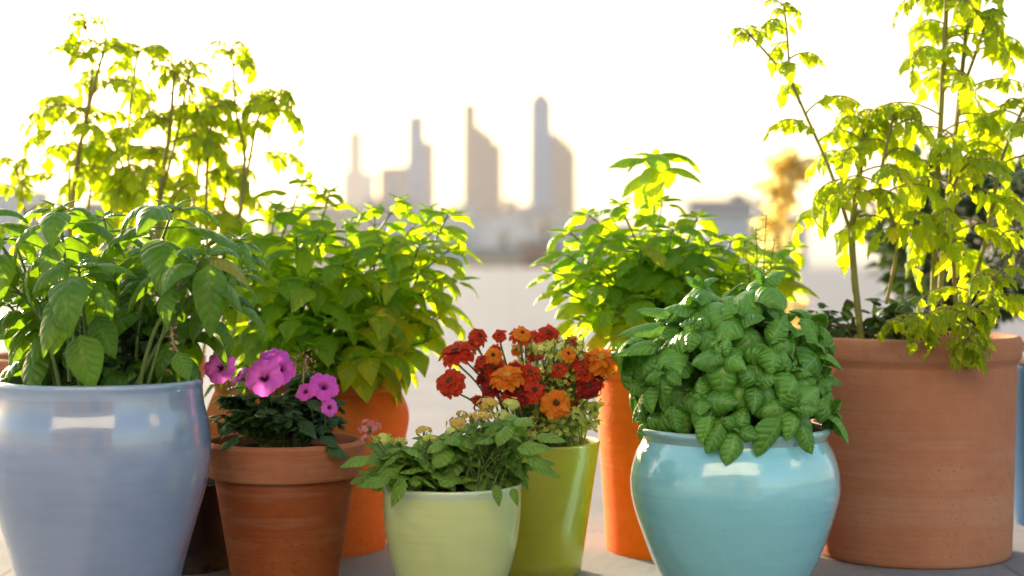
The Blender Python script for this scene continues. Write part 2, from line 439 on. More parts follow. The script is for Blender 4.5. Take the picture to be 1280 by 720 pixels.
# big bulged terracotta pot behind it
body = smoothprof([(.145, 0), (.15, .004), (.166, .08), (.185, .19), (.1945, .24), (.194, .265), (.183, .295), (.178, .305)], 5)
rim = smoothprof([(.178, .305), (.181, .317), (.187, .325), (.188, .331), (.183, .335), (.174, .333), (.17, .32), (.168, .285)], 4)
P_BUL, X_BUL = pot('terracotta_pot', 'bulging orange terracotta pot behind the petunia pot, holding two leafy bushes', 'plant pot', 385, 3.42, body, rim, .169, .307, clay_mat('warm_orange_clay', (.5, .12, .02), (.57, .155, .032), (.6, .33, .2), .2), tc_rim)
# pale green cup
body = smoothprof([(.06, 0), (.068, .003), (.078, .02), (.094, .06), (.106, .11), (.1105, .15), (.1115, .186)], 5)
rim = smoothprof([(.1115, .186), (.1125, .192), (.1125, .197), (.1105, .2), (.1075, .199), (.106, .195), (.1055, .17)], 4)
P_CUP, X_CUP = pot('pale_green_pot', 'small pale green ceramic bowl pot at the front centre', 'plant pot', 565, 2.85, body, rim, .1045, .182, gl_mint, gl_mintr, rimlabel='paler worn rim edge')
# olive tapered
body = [(.0, .002), (.083, 0), (.087, .003)]+[(.087+.032*k/10, .003+.218*k/10) for k in range(1, 11)]
rim = smoothprof([(.119, .221), (.1205, .228), (.1215, .233), (.12, .236), (.1165, .2355), (.115, .23), (.113, .2)], 4)
P_OLI, X_OLI = pot('olive_green_pot', 'tapered olive green glazed pot holding red and orange flowers', 'plant pot', 665, 3.15, body, rim, .113, .215, gl_oliv, gl_oliv)
# orange tall pot
body = smoothprof([(.150, 0), (.154, .004), (.158, .08), (.166, .2), (.170, .28), (.17, .33)], 4)
rim = smoothprof([(.17, .33), (.178, .335), (.179, .345), (.179, .38), (.177, .387), (.172, .389), (.166, .386), (.163, .378), (.162, .34)], 4)
P_ORA, X_ORA = pot('terracotta_pot', 'bright orange clay pot between the olive green pot and the aqua pot', 'plant pot', 857, 3.4, body, rim, .162, .365, tc_or, tc_or)
# aqua pot
body = smoothprof([(.105, 0), (.112, .004), (.122, .02), (.142, .06), (.164, .12), (.175, .165), (.175, .2), (.167, .232), (.158, .25), (.1545, .258)], 5)
rim = smoothprof([(.1545, .258), (.157, .264), (.1605, .27), (.161, .275), (.157, .279), (.151, .277), (.148, .27), (.147, .24)], 4)
P_AQU, X_AQU = pot('aqua_glazed_pot', 'round aqua blue glazed pot with uneven lip, holding compact basil', 'plant pot', 918, 2.98, body, rim, .148, .255, gl_aqua, gl_aquar, wob=.006, rimlabel='uneven pale lip where the glaze has worn')
# big weathered cylinder
body = smoothprof([(.176, 0), (.181, .003), (.1835, .012)], 3)+smoothprof([(.1835, .02), (.1865, .1), (.1885, .2), (.1915, .3), (.193, .345), (.1925, .36)], 5)
rim = smoothprof([(.1925, .36), (.195, .366), (.199, .372), (.202, .38), (.2025, .4), (.2005, .411), (.194, .415), (.187, .412), (.183, .402), (.181, .36)], 4)
P_BIG, X_BIG = pot('terracotta_planter', 'big upright weathered terracotta planter with rolled rim, holding tomato plants', 'plant pot', 1140, 3.35, body, rim, .182, .385, tc_big, tc_big)
# deep blue at right edge
body = smoothprof([(.13, 0), (.136, .004), (.145, .1), (.157, .22), (.163, .32), (.161, .34)], 5)
rim = smoothprof([(.161, .34), (.17, .345), (.173, .354), (.171, .362), (.165, .366), (.157, .362), (.153, .34)], 4)
P_DEE, X_DEE = pot('deep_blue_pot', 'deep blue glazed pot cut off by the right edge, beside the big planter', 'plant pot', 1354, 3.7, body, rim, .154, .345, gl_deep, clay_mat('grey_lip', (.4, .38, .4), (.5, .47, .48)))
# near black pot added in place of the shade in the gap
body = smoothprof([(.08, 0), (.085, .004), (.096, .08), (.1, .13)], 4); rim = smoothprof([(.1, .13), (.106, .133), (.107, .155), (.103, .16), (.098, .155), (.096, .13)], 3)
P_DRK, X_DRK = pot('gap_shade_pot', 'low near black pot standing in for the shade in the gap between the lavender pot and the collared terracotta pot', 'plant pot', 227, 3.2, body, rim, .095, .14, glaze_mat('gap_shade_glaze', (.012, .007, .005), (.02, .01, .007), .5, .2, 0, 0), glaze_mat('gap_shade_rim', (.02, .01, .007), (.03, .015, .01), .5, .2, 0, 0))
# left rear terracotta
body = smoothprof([(.16, 0), (.165, .004), (.18, .1), (.2, .26), (.206, .31)], 4)
rim = smoothprof([(.206, .31), (.219, .312), (.222, .32), (.224, .35), (.222, .359), (.215, .362), (.208, .359), (.204, .35), (.2, .32)], 4)
P_TOM, X_TOM = pot('terracotta_pot', 'wide terracotta pot behind the lavender pot, holding left tomato plants', 'plant pot', 118, 3.6, body, rim, .203, .34, tc_old, tc_old)

# ------------------------------------------------------------------ tall basil in lavender pot
def soil_pt(X, Y, z, rr): 
    a = rng.random()*6.28; r = rr*math.sqrt(rng.random()); return v3(X+r*math.cos(a), Y+r*math.sin(a), z-.005)
t = thing('basil_plant', 'tall basil with drooping glossy leaves in the lavender blue pot', 'basil plant', (X_LAV, 2.85, .34))
for (px, py, Y, L, nd, tm, a0) in [
        (74, 262, 2.83, .105, 3, .62, .2), (98, 334, 2.72, .105, 3, .66, .9), (216, 262, 2.80, .115, 3, .62, .3),
        (256, 318, 2.74, .1, 3, .6, 1.2), (298, 300, 2.86, .09, 3, .6, .5), (18, 300, 2.96, .1, 3, .5, 1.1),
        (168, 292, 3.0, .1, 4, .45, .4), (130, 272, 2.95, .09, 3, .5, 1.3), (-25, 268, 2.85, .1, 4, .4, .2),
        (110, 330, 3.02, .1, 5, .3, .6), (40, 330, 3.05, .1, 5, .3, .2), (240, 300, 3.0, .1, 5, .3, 1.0), (300, 340, 2.98, .09, 4, .4, .2), (180, 340, 3.05, .1, 5, .3, 1.3), (10, 380, 3.0, .09, 4, .3, .4), (-10, 330, 2.9, .1, 4, .4, .9),
        (190, 350, 2.9, .085, 3, .5, .8), (60, 360, 2.95, .085, 3, .45, .1), (280, 372, 2.92, .08, 3, .5, .1), (232, 392, 2.98, .08, 3, .4, .7), (140, 400, 2.98, .08, 3, .4, .7)]:
    S = MB(); Fo = MB()
    tip = at(px, py, Y)
    base = soil_pt(X_LAV+(tip[0]-X_LAV)*.35, 2.85+(tip[1]-2.85)*.4, .338, .05)
    herb_stem(S, Fo, base, tip, L*1.08, L*(.56 if Y < 2.9 else .6), nd+2, (.76 if Y < 2.9 else tm-.06), cup=1.0, droop=1.6, a0=a0, rs=.0034, nu=9, nv=6, wave=.1, el0=.3)
    so = S.build('stem', M['stem'], t); Fo.build('foliage', M['basil'], so)
# the leaves that hang over the rim
S = MB(); Fo = MB()
for (px, py, Y, d, L, W) in [(100, 418, 2.70, (.25, -.25, -.9), .092, .066), (222, 440, 2.69, (.25, -.3, -.45), .05, .036), (120, 395, 2.74, (.4, -.3, -.7), .075, .05), (262, 330, 2.68, (.05, -.25, -1), .115, .06), (75, 372, 2.68, (-.1, -.2, -1), .09, .055)]:
    p = at(px, py, Y); q = at(px+(-8 if px > 200 else 0), py-26, Y+.03)
    tube(S, [q, p], .0014, .001, 5); leaf(Fo, p, v3(*d), v3(.15, -1, .35), L, W, .5, .8, 0, 10, 6, ovate, .08)
tube(S, spline([at(185, 480, 2.76), at(207, 405, 2.73), at(232, 335, 2.7)], 5), .0026, .0016)
tube(S, spline([at(87, 476, 2.74), at(86, 410, 2.72), at(84, 350, 2.72)], 5), .0036, .003)
so = S.build('stem', M['stem'], t); Fo.build('foliage', M['basil'], so)
D = MB()
tube(D, spline([at(222, 440, 2.69), at(216, 428, 2.69), at(214, 408, 2.7)], 5), .0016, .0012)
for k in range(22):
    p = at(215+rng.uniform(-5, 5), rng.uniform(404, 438), 2.69+rng.uniform(-.01, .01)); leaf(D, p, jit(1)+v3(0, 0, .3), jit(1), .009, .005, .6, .6, 0, 3, 2)
D.build('dried_stalk', M['dry'], t, label='dried brown flower stalk')

# ------------------------------------------------------------------ compact basil
t = thing('basil_plant', 'dense dome of bright green basil in the aqua pot', 'basil plant', (X_AQU, 2.98, .257))
S = MB(); Fo = MB(); NR = 44
cx, cy, cz = X_AQU-.005, 2.97, .345
for i in range(NR):
    u = (i+.5)/NR; zc = 1-u*1.42; a = i*2.39996+.5
    rr = math.sqrt(max(0, 1-zc*zc))
    k = rng.uniform(.74, 1.1)
    px = cx+rr*math.cos(a)*.17*k; py = cy+rr*math.sin(a)*.14*k; pz = cz+zc*.165*k
    if pz < .275: pz = .262+rng.random()*.05
    ax = nrm(v3(rr*math.cos(a), rr*math.sin(a), zc*.8+.45))
    p = v3(px, py, pz)
    base = v3(cx+(px-cx)*.35, cy+(py-cy)*.35, .25)
    tube(S, spline([base, base*.4+p*.6-v3(px-cx, py-cy, 0)*.15, p], 4), .0026, .0018, 6)
    s1 = nrm(cross(ax, v3(.2, .3, .9)+jit(.3))); s2 = cross(ax, s1)
    sz = rng.uniform(.75, 1.2)
    th = rng.random()*3.14
    for lay, (l, el) in enumerate(((.080, .0), (.068, .45), (.042, .9), (.022, 1.25))):
        for sg in (0, 1):
            az = th+lay*math.pi/2+sg*math.pi+rng.gauss(0, .15)
            h = s1*math.cos(az)+s2*math.sin(az)
            e = el+rng.gauss(0, .22)
            d = nrm(h*math.cos(e)+ax*math.sin(e)-Z*(.25 if lay < 2 else 0))
            ll = l*sz*rng.uniform(.75, 1.15)
            leaf(Fo, p+ax*.004*lay, d, ax+jit(.08), ll, ll*rng.uniform(.88, 1.08), rng.uniform(1.1, 1.9), rng.uniform(1.1, 1.6), 0, 10, 8, round_ if rng.random() < .85 else ovate, .04, arc0=.45)
# leaves flopping over the lip
for (px, py, L) in [(1003, 532, .05), (888, 520, .05), (975, 522, .075), (902, 530, .055), (842, 510, .04)]:
    dx = px_to = (px-640)/F_PX*2.82-X_AQU; yy = 2.98-math.sqrt(max(0, .172**2-dx*dx))
    p = at(px, py, yy); tube(S, [v3(p[0]-dx*.2, yy+.04, p[2]+.02), p], .0014, .001, 5)
    leaf(Fo, p, v3(dx*2+rng.gauss(0, .35), -.25, -1), v3(dx*2.5+rng.gauss(0, .3), -1, .35), L, L*.8, .5, 1.2, 0, 9, 6, round_, .06)
for (px, py, L, dx, dz) in [(832, 408, .082, -1, .1), (826, 428, .08, -1, .0), (838, 392, .06, -.9, .35)]:
    leaf(Fo, at(px, py, 2.9), v3(dx, -.25, dz), v3(-.1, -.75, .8), L, L*.5, .7, 1.2, 0, 9, 6, ovate, .08)
so = S.build('stem', M['stem'], t); Fo.build('foliage', M['basil_near'], t)

# ------------------------------------------------------------------ leafy bushes in the bulging pot
def bush(name, label, X, Y, sz, tips, L, mat, cat, W=.52, shape=ovate, smat='stem', droop=1.6, rr=.09, nodes=6, tmin=.4, grp=None, cup=.7):
    t = thing(name, label, cat, (X, Y, sz), grp)
    for tp in tips:
        px, py, YY = tp[:3]; S = MB(); Fo = MB(); tip = at(px, py, YY)
        base = soil_pt(X, Y, sz, rr)
        ht = float(np.linalg.norm(tip-base)); tm = max(tmin, 1-.2/ht) if len(tp) < 4 else tp[3]
        herb_stem(S, Fo, base, tip, L*rng.uniform(.85, 1.1), L*W, nodes, tm, cup=cup, droop=droop, rs=.0028, shape=shape, el0=.35, wave=.15)
        so = S.build('stem', M[smat], t); Fo.build('foliage', M[mat], so)
    return t
bush('leafy_bush', 'bushy green plant directly above the pink petunias, in the bulging pot', X_BUL-.06, 3.42, .307,
     [(345, 258, 3.4), (378, 228, 3.45), (412, 240, 3.4), (330, 300, 3.35), (370, 296, 3.25), (408, 292, 3.28), (318, 345, 3.3), (350, 355, 3.22), (392, 350, 3.2), (430, 330, 3.25),
      (440, 282, 3.42), (370, 400, 3.2), (325, 400, 3.25), (412, 402, 3.2), (340, 430, 3.2), (395, 435, 3.18), (435, 455, 3.2), (300, 292, 3.5), (345, 330, 3.5), (400, 340, 3.55), (305, 370, 3.42), (385, 262, 3.52)], .1, 'bush', 'leafy plant', .56)
bush('leafy_bush', 'bushy green plant with sunlit yellow leaves on its right side', X_BUL+.07, 3.42, .307,
     [(468, 262, 3.45), (500, 250, 3.4), (535, 262, 3.45), (560, 268, 3.42), (480, 305, 3.3), (525, 305, 3.3), (562, 312, 3.38), (455, 345, 3.25), (500, 352, 3.25), (545, 350, 3.3),
      (572, 350, 3.4), (470, 395, 3.22), (515, 395, 3.3), (545, 395, 3.35), (440, 425, 3.22), (490, 440, 3.28), (465, 445, 3.2), (540, 425, 3.35), (520, 320, 3.52), (470, 330, 3.52), (540, 290, 3.55)], .098, 'bush', 'leafy plant', .56)
bush('basil_plant', 'large backlit basil bush with one tall sprig, behind the compact basil', X_ORA, 3.4, .366,
     [(820, 195, 3.45, .86), (735, 268, 3.42), (775, 256, 3.38), (712, 290, 3.42), (725, 345, 3.28), (690, 340, 3.4), (760, 300, 3.3), (840, 285, 3.35), (880, 310, 3.3), (985, 350, 3.42), (828, 252, 3.42), (872, 272, 3.4), (915, 300, 3.42), (708, 318, 3.36), (700, 362, 3.32), (715, 398, 3.3),
      (750, 335, 3.3), (800, 312, 3.28), (850, 322, 3.28), (900, 345, 3.28), (935, 300, 3.45), (970, 330, 3.4), (995, 310, 3.5), (765, 385, 3.25), (815, 372, 3.25), (860, 372, 3.25), (955, 372, 3.3), (910, 385, 3.28),
      (745, 300, 3.55), (800, 290, 3.55), (860, 300, 3.55), (900, 320, 3.55), (780, 350, 3.5), (850, 350, 3.5)], .092, 'bush', 'basil plant', .64, round_, droop=1.5, cup=.9)
# seed spikes of that basil
bt = bpy.data.objects[-1] if False else None
t = thing('flowering_spike_plant', 'narrow plant of pale yellow budding spikes beside the large basil bush', 'plant', (at(950, 440, 3.3)[0], 3.32, .362))
for (x0, y0) in ((945, 285), (958, 268), (968, 300), (930, 300)):
    S = MB(); P = spline([at(950+rng.uniform(-5, 5), 460, 3.33), at((x0+950)/2, (y0+440)/2, 3.3), at(x0, y0, 3.25)], 6); tube(S, P, .002, .001)
    Fo = MB()
    for k in range(70):
        p, tg = point_on(P, 1-.55*rng.random()); d = nrm(horiz(rng.random()*6.28)+Z*.5); leaf(Fo, p+d*.004, d, Z, rng.uniform(.01, .017), .007, .8, .8, 0, 3, 2, ovate)
    so = S.build('stem', M['stem'], t); Fo.build('buds', M['limef'], so)

# ------------------------------------------------------------------ tomato plants
def tomato(label, X, Y, z, stems, grp=None):
    t = thing('tomato_plant', label, 'tomato plant', (X, Y, z))
    for kw in stems:
        S = MB(); Fo = MB(); tomato_stem(S, Fo, **kw)
        so = S.build('stem', M['tstem'], t); Fo.build('foliage', M['tomato'], so)
    return t
tomato('leftmost tall sunlit tomato plant, its tip bending over at the top left', X_TOM-.1, 3.6, .34, [
    dict(pts=[(80, 470, 3.64), (100, 330, 3.68), (120, 190, 3.7)], r0=.0035, n=9, t0=.4, L=(.1, .15), ls=.08, a0=.7),
    dict(pts=[(120, 470, 3.64), (150, 330, 3.68), (190, 190, 3.7)], r0=.0035, n=9, t0=.4, L=(.1, .15), ls=.08, a0=2.7),
    dict(pts=[(75, 500, 3.6), (92, 240, 3.55), (110, 140, 3.5), (130, 62, 3.48)], n=9, t0=.35, L=(.11, .17), a0=.3),
    dict(pts=[(92, 240, 3.55), (106, 150, 3.55), (116, 80, 3.52), (106, 28, 3.5)], r0=.0028, r1=.0015, n=6, t0=.3, L=(.09, .13), ls=.05, a0=2.8),
    dict(pts=[(80, 430, 3.58), (87, 220, 3.6), (72, 130, 3.6)], r0=.003, r1=.0015, n=7, t0=.45, L=(.1, .16), a0=2.9),
    dict(pts=[(60, 460, 3.6), (40, 320, 3.6), (20, 205, 3.6)], r0=.003, r1=.0015, n=6, t0=.5, L=(.08, .13), a0=2.0)])
tomato('thick middle tomato plant of the left group, above the lavender pot', X_TOM+.08, 3.6, .34, [
    dict(pts=[(185, 480, 3.6), (200, 250, 3.55), (212, 165, 3.52), (218, 85, 3.5)], r0=.006, n=12, t0=.28, L=(.12, .18), a0=.2),
    dict(pts=[(200, 250, 3.55), (222, 165, 3.58), (236, 90, 3.55)], r0=.003, n=5, t0=.4, L=(.09, .14), a0=0.),
    dict(pts=[(190, 300, 3.6), (160, 200, 3.62), (172, 62, 3.6)], r0=.003, n=10, t0=.15, L=(.1, .15), ls=.065, a0=4.),
    dict(pts=[(195, 300, 3.62), (165, 240, 3.65), (140, 170, 3.65)], r0=.003, n=5, t0=.3, L=(.09, .13), ls=.07, a0=2.)])
tomato('right tomato plant of the left group, with wiry arching shoots', X_TOM+.14, 3.58, .34, [
    dict(pts=[(250, 470, 3.62), (270, 330, 3.66), (285, 215, 3.68)], r0=.0035, n=8, t0=.4, L=(.1, .15), ls=.08, a0=.1),
    dict(pts=[(270, 470, 3.6), (305, 220, 3.58), (295, 140, 3.56), (290, 62, 3.55)], r0=.004, r1=.0015, n=9, t0=.35, L=(.09, .14), a0=.6),
    dict(pts=[(275, 420, 3.6), (312, 200, 3.55), (326, 140, 3.52), (350, 118, 3.5)], r0=.003, r1=.0012, n=6, t0=.6, L=(.09, .13), a0=6.0),
    dict(pts=[(262, 400, 3.6), (258, 230, 3.6), (268, 130, 3.58)], r0=.0035, n=11, t0=.25, L=(.1, .15), ls=.065, a0=3.1),
    dict(pts=[(230, 450, 3.62), (240, 280, 3.64), (255, 150, 3.64)], r0=.0035, n=8, t0=.3, L=(.1, .15), ls=.07, a0=1.1)])
tomato('tomato plant at the left of the big planter, with a long bare arm reaching left', X_BIG-.1, 3.35, .387, [
    dict(pts=[(1077, 430, 3.3), (1065, 300, 3.3), (1076, 205, 3.3), (1082, 150, 3.3)], r0=.0062, r1=.003, n=13, t0=.42, L=(.11, .17), ls=.066, a0=2.9),
    dict(pts=[(1066, 300, 3.3), (1040, 220, 3.3), (1010, 150, 3.3), (984, 98, 3.3), (936, 42, 3.28)], r0=.0032, r1=.0016, n=5, t0=.35, L=(.08, .13), ls=.055, a0=3.4),
    dict(pts=[(1000, 130, 3.3), (988, 92, 3.3), (984, 45, 3.3), (980, 8, 3.3)], r0=.0022, r1=.0014, n=4, t0=.4, L=(.06, .1), ls=.045, a0=5.9),
    dict(pts=[(1108, 380, 3.28), (1122, 292, 3.27), (1100, 235, 3.25), (1118, 140, 3.25)], r0=.0032, n=12, t0=.3, L=(.1, .16), ls=.075, a0=.5)])
tomato('tallest tomato plant, two parallel stems rising out of the top of the picture', X_BIG+.04, 3.35, .387, [
    dict(pts=[(1165, 420, 3.33), (1169, 300, 3.33), (1175, 165, 3.32), (1182, 25, 3.3), (1184, -20, 3.3)], r0=.0056, r1=.003, n=15, t0=.4, L=(.12, .18), ls=.068, a0=2.),
    dict(pts=[(1172, 420, 3.35), (1180, 300, 3.36), (1196, 150, 3.35), (1208, 30, 3.33), (1204, -20, 3.33)], r0=.005, r1=.0025, n=13, t0=.4, L=(.11, .17), ls=.068, a0=.4),
    dict(pts=[(1190, 200, 3.35), (1202, 120, 3.33), (1222, 60, 3.32), (1235, 20, 3.3)], r0=.003, n=6, t0=.3, L=(.09, .15), a0=5.5)])
tomato('tomato plant at the right of the big planter, low leaves spilling over its rim', X_BIG+.12, 3.3, .387, [
    dict(pts=[(1197, 415, 3.3), (1192, 330, 3.27), (1190, 265, 3.25), (1200, 200, 3.25)], r0=.004, n=9, t0=.35, L=(.11, .17), ls=.075, a0=1.),
    dict(pts=[(1200, 415, 3.3), (1232, 300, 3.3), (1252, 200, 3.28), (1282, 130, 3.28)], r0=.004, n=11, t0=.3, L=(.1, .16), ls=.072, a0=.2),
    dict(pts=[(1190, 418, 3.3), (1225, 372, 3.18), (1245, 345, 3.15)], r0=.003, n=6, t0=.2, L=(.09, .14), ls=.06, a0=4.),
    dict(pts=[(1185, 418, 3.27), (1180, 398, 3.18), (1215, 388, 3.1)], r0=.002, r1=.0015, n=7, t0=.15, L=(.07, .13), ls=.055, a0=4.5, up=.3),
    dict(pts=[(1160, 418, 3.25), (1145, 400, 3.14), (1132, 402, 3.09)], r0=.002, r1=.0015, n=3, t0=.4, L=(.06, .08), ls=.045, a0=4.3, up=.3),
    dict(pts=[(1215, 405, 3.2), (1213, 412, 3.1), (1208, 425, 3.09)], r0=.0015, r1=.0012, n=3, t0=.2, L=(.04, .07), ls=.055, a0=4.6, up=-.3)])

def scatter_plant(name, label, cat, X, Y, sz, cpx, cpy, cY, rx, ry, rz, n, L, W, mat, smat='woody', shape=ovate, nu=4, nv=2, ns=14, grp=None, up=.3):
    t = thing(name, label, cat, (X, Y, sz), grp); c = at(cpx, cpy, cY); S = MB(); Fo = MB(); ends = []
    for k in range(ns):
        a = rng.random()*6.28; q = math.sqrt(rng.random())*.85; z = rng.uniform(-.3, .85)
        e = c+v3(rx*q*math.cos(a), ry*q*math.sin(a), rz*z*math.sqrt(max(.05, 1-q*q*.8)))
        b = v3(X+rng.uniform(-.03, .03), Y+rng.uniform(-.03, .03), sz-.005)
        P = spline([b, b*.5+e*.5+v3(0, 0, rz*.15), e], 4); tube(S, P, .002, .0012, 5); ends.append(P)
    for k in range(n):
        P = rng.choice(ends); p, tg = point_on(P, 1-.6*rng.random()**1.3); d = nrm(jit(1)+Z*up+(p-c)/rx*.8)
        l = L*rng.uniform(.6, 1.25); p = p+d*l*.4*rng.random()+jit(rx*.10)
        leaf(Fo, p, d, Z+jit(.4), l, l*W/L, rng.uniform(.3, 1.2), .6, 0, nu, nv, shape)
    S.build('stem', M[smat], t); Fo.build('foliage', M[mat], t)
    return t
# dark undergrowth in the big planter
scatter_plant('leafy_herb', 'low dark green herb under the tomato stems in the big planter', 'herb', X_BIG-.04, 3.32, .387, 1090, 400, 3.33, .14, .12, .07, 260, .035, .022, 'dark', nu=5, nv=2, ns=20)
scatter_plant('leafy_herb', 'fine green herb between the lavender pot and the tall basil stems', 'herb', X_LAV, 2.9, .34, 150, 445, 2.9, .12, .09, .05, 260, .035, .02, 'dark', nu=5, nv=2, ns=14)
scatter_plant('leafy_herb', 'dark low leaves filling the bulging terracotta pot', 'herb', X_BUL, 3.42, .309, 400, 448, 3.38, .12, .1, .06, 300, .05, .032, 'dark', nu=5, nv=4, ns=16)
# shrubs behind, right
def round_shrub(label, px, Y, top, r, mat, n, L, potlabel):
    X = (px-640)/F_PX*Y
    body = smoothprof([(.12, 0), (.125, .004), (.15, .2), (.155, .3)], 4); rim = smoothprof([(.155, .3), (.165, .302), (.166, .33), (.158, .336), (.152, .33), (.15, .3)], 3)
    pot('terracotta_pot', potlabel, 'plant pot', px, Y, body, rim, .15, .31, tc_old, tc_old)
    c = v3(X, Y, (top+.36)/2+.02); t = thing('round_shrub', label, 'shrub', (X, Y, .31)); S = MB(); Fo = MB()
    for k in range(26):
        e = c+v3(*[r*.85*x for x in nrm(jit(1))*rng.uniform(.5, 1)]); P = spline([v3(X, Y, .305), (c+e)/2-Z*.05, e], 3); tube(S, P, .004, .0015, 5)
    rz = (top-.36)/2
    for k in range(n):
        d = nrm(jit(1)); lump = 1+.16*math.sin(d[0]*7+d[2]*5)+.1*math.sin(d[1]*11+d[2]*9); q = rng.uniform(.55, 1.0)*lump
        p = c+v3(d[0]*r*q, d[1]*r*q, d[2]*rz*q); l = L*rng.uniform(.6, 1.3); leaf(Fo, p, nrm(d+jit(.5)+Z*.3), Z+jit(.5), l, l*.45, .5, .5, 0, 4, 2, lance)
    S.build('stem', M['woody'], t); Fo.build('foliage', M[mat], t)
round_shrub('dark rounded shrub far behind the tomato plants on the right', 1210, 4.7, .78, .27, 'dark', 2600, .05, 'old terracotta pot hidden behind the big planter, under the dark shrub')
t = scatter_plant('grey_shrub', 'grey green feathery shrub at the right edge, growing in the deep blue pot', 'shrub', X_DEE, 3.75, .345, 1345, 300, 3.75, .22, .16, .2, 1700, .035, .012, 'grey_shrub', shape=lance, nu=3, nv=2, ns=40)
# golden plant, far blur
X_GOL = (985-640)/F_PX*6.5
body = smoothprof([(.1, 0), (.105, .004), (.13, .2), (.135, .25)], 4); rim = smoothprof([(.135, .25), (.145, .252), (.146, .28), (.138, .286), (.132, .28), (.13, .25)], 3)
pot('terracotta_pot', 'distant small clay pot under the golden plant', 'plant pot', 985, 6.5, body, rim, .13, .26, tc_old, tc_old)
t = thing('golden_plant', 'blurred golden leafy plant standing far behind the large basil', 'plant', (X_GOL, 6.5, .26))
S = MB(); Fo = MB()
P = spline([v3(X_GOL, 6.5, .255), at(975, 330, 6.5), at(968, 250, 6.5), at(980, 214, 6.5), at(1000, 200, 6.5)], 6); tube(S, P, .012, .005)
for k in range(260):
    u_ = rng.random(); p, tg = point_on(P, u_); d = nrm(jit(1)-Z*.1); leaf(Fo, p+d*(.01+.05*(1-u_)), d, Z+jit(.4), rng.uniform(.05, .1), .045, .9, .6, 0, 4, 2)
S.build('stem', M['woody'], t); Fo.build('foliage', M['golden'], t)

# ------------------------------------------------------------------ petunias
t = thing('petunia_plant', 'compact dark leaved petunia with bright pink blooms, in the collared terracotta pot', 'flowering plant', (X_PET, 3.05, .228))
S = MB(); Fo = MB()
for k in range(48):
    a = rng.random()*6.28; q = math.sqrt(rng.random())
    e = v3(X_PET+.118*q*math.cos(a), 3.03+.1*q*math.sin(a), .275+.12*(1-q*q)*rng.uniform(.3, 1)+.0)
    b = v3(X_PET+.03*math.cos(a), 3.05+.03*math.sin(a), .223); P = spline([b, (b+e)/2+Z*.02, e], 4); tube(S, P, .0018, .001, 5)
    for m in range(15):
        p, tg = point_on(P, rng.uniform(.3, 1)); d = nrm(horiz(rng.random()*6.28)+Z*rng.uniform(-.2, .7)); l = rng.uniform(.022, .04); leaf(Fo, p, d, Z+jit(.2), l, l*.6, .9, .6, 0, 6, 4, round_, .15)
for (px, py, l) in [(375, 525, .045), (400, 545, .04), (405, 556, .05), (300, 548, .04), (385, 500, .04)]:
    leaf(Fo, at(px, py, 2.95), v3((px-350)/60, -.5, -.1), v3(0, -.5, 1), l, l*.6, .8, .6, 0, 8, 4, round_, .15)
S.build('stem', M['stem'], t); Fo.build('foliage', M['petunia_leaf'], t)
def petunia(px, py, Y, dpx, face, lab=None):
    c = at(px, py, Y); r = dpx*.92/2/F_PX*Y; ax = nrm(v3(face[0], face[1], face[2]*.6)); s1 = nrm(cross(ax, v3(.1, .2, 1))); s2 = cross(ax, s1)
    b = MB(); na, nr = 50, 9; vs = []; uvs = []; fs = []; ph = rng.random()*6
    for i in range(nr+1):
        q = (i/nr)**1.3
        for j in range(na):
            a = 2*math.pi*j/na; lob = abs(math.cos(2.5*(a+ph)))
            rr = r*(.1+.9*q)*(1-(.16*(1-lob**.5))*q**2)*(1+.03*math.sin(17*a)*q)
            z = -r*.8*math.exp(-q*8)+r*.06*q*math.sin(5*a+ph)+.07*r*q*q*math.sin(11*a+ph*2)+.06*r*q**3*math.sin(23*a)-r*.25*q**3
            vs.append(c+s1*rr*math.cos(a)+s2*rr*math.sin(a)+ax*z); uvs.append((j/na*5 % 1, q))
    for i in range(nr):
        for j in range(na): fs.append((i*na+j, i*na+(j+1) % na, (i+1)*na+(j+1) % na, (i+1)*na+j))
    b.add(vs, fs, uvs, (rng.random(), 0)); f = b.build('flower', M['pink'], t)
    b = MB()
    for k in range(12):
        d = nrm(ax+jit(.4)); q = c-ax*r*.6+jit(r*.05); leaf(b, q, d, s1+jit(.3), r*.5, r*.16, .4, .6, 0, 3, 2)
    cc = c-ax*r*.75; vs = [cc+s1*r*.16*math.cos(x*.785)+s2*r*.16*math.sin(x*.785) for x in range(8)]; b.add(vs, [tuple(range(8))])
    b.build('flower_centre', M['pinkc'], f)
    b = MB(); tube(b, spline([c-ax*r*.7, c-ax*r*1.3-Z*.01, c-ax*r*1.6-Z*.035+v3(0, .02, 0)], 4), .0022, .0012, 6); b.build('flower_stalk', M['stem'], f)
for a in [(273, 458, 2.93, 47, (-.25, -1, .5)), (329, 470, 2.9, 54, (-.1, -1, .65)), (351, 459, 2.96, 46, (.35, -.8, .8)), (405, 481, 2.93, 44, (.25, -.8, .95)), (381, 488, 2.94, 30, (-.3, -.7, .9)), (342, 443, 3.0, 42, (0, -.35, 1)), (413, 509, 2.93, 26, (.6, -1, .4)), (298, 468, 3.05, 30, (-.6, -.3, 1))]:
    petunia(*a)
Dd = MB()
for k in range(60):
    p = at(380+rng.gauss(0, 7), 455+rng.gauss(0, 7), 2.97); leaf(Dd, p, jit(1)+Z, jit(1), .008, .004, .5, .5, 0, 2, 2)
tube(Dd, [at(378, 500, 2.97), at(380, 455, 2.97)], .001, .001)
Dd.build('dried_blossom', M['dry'], t)

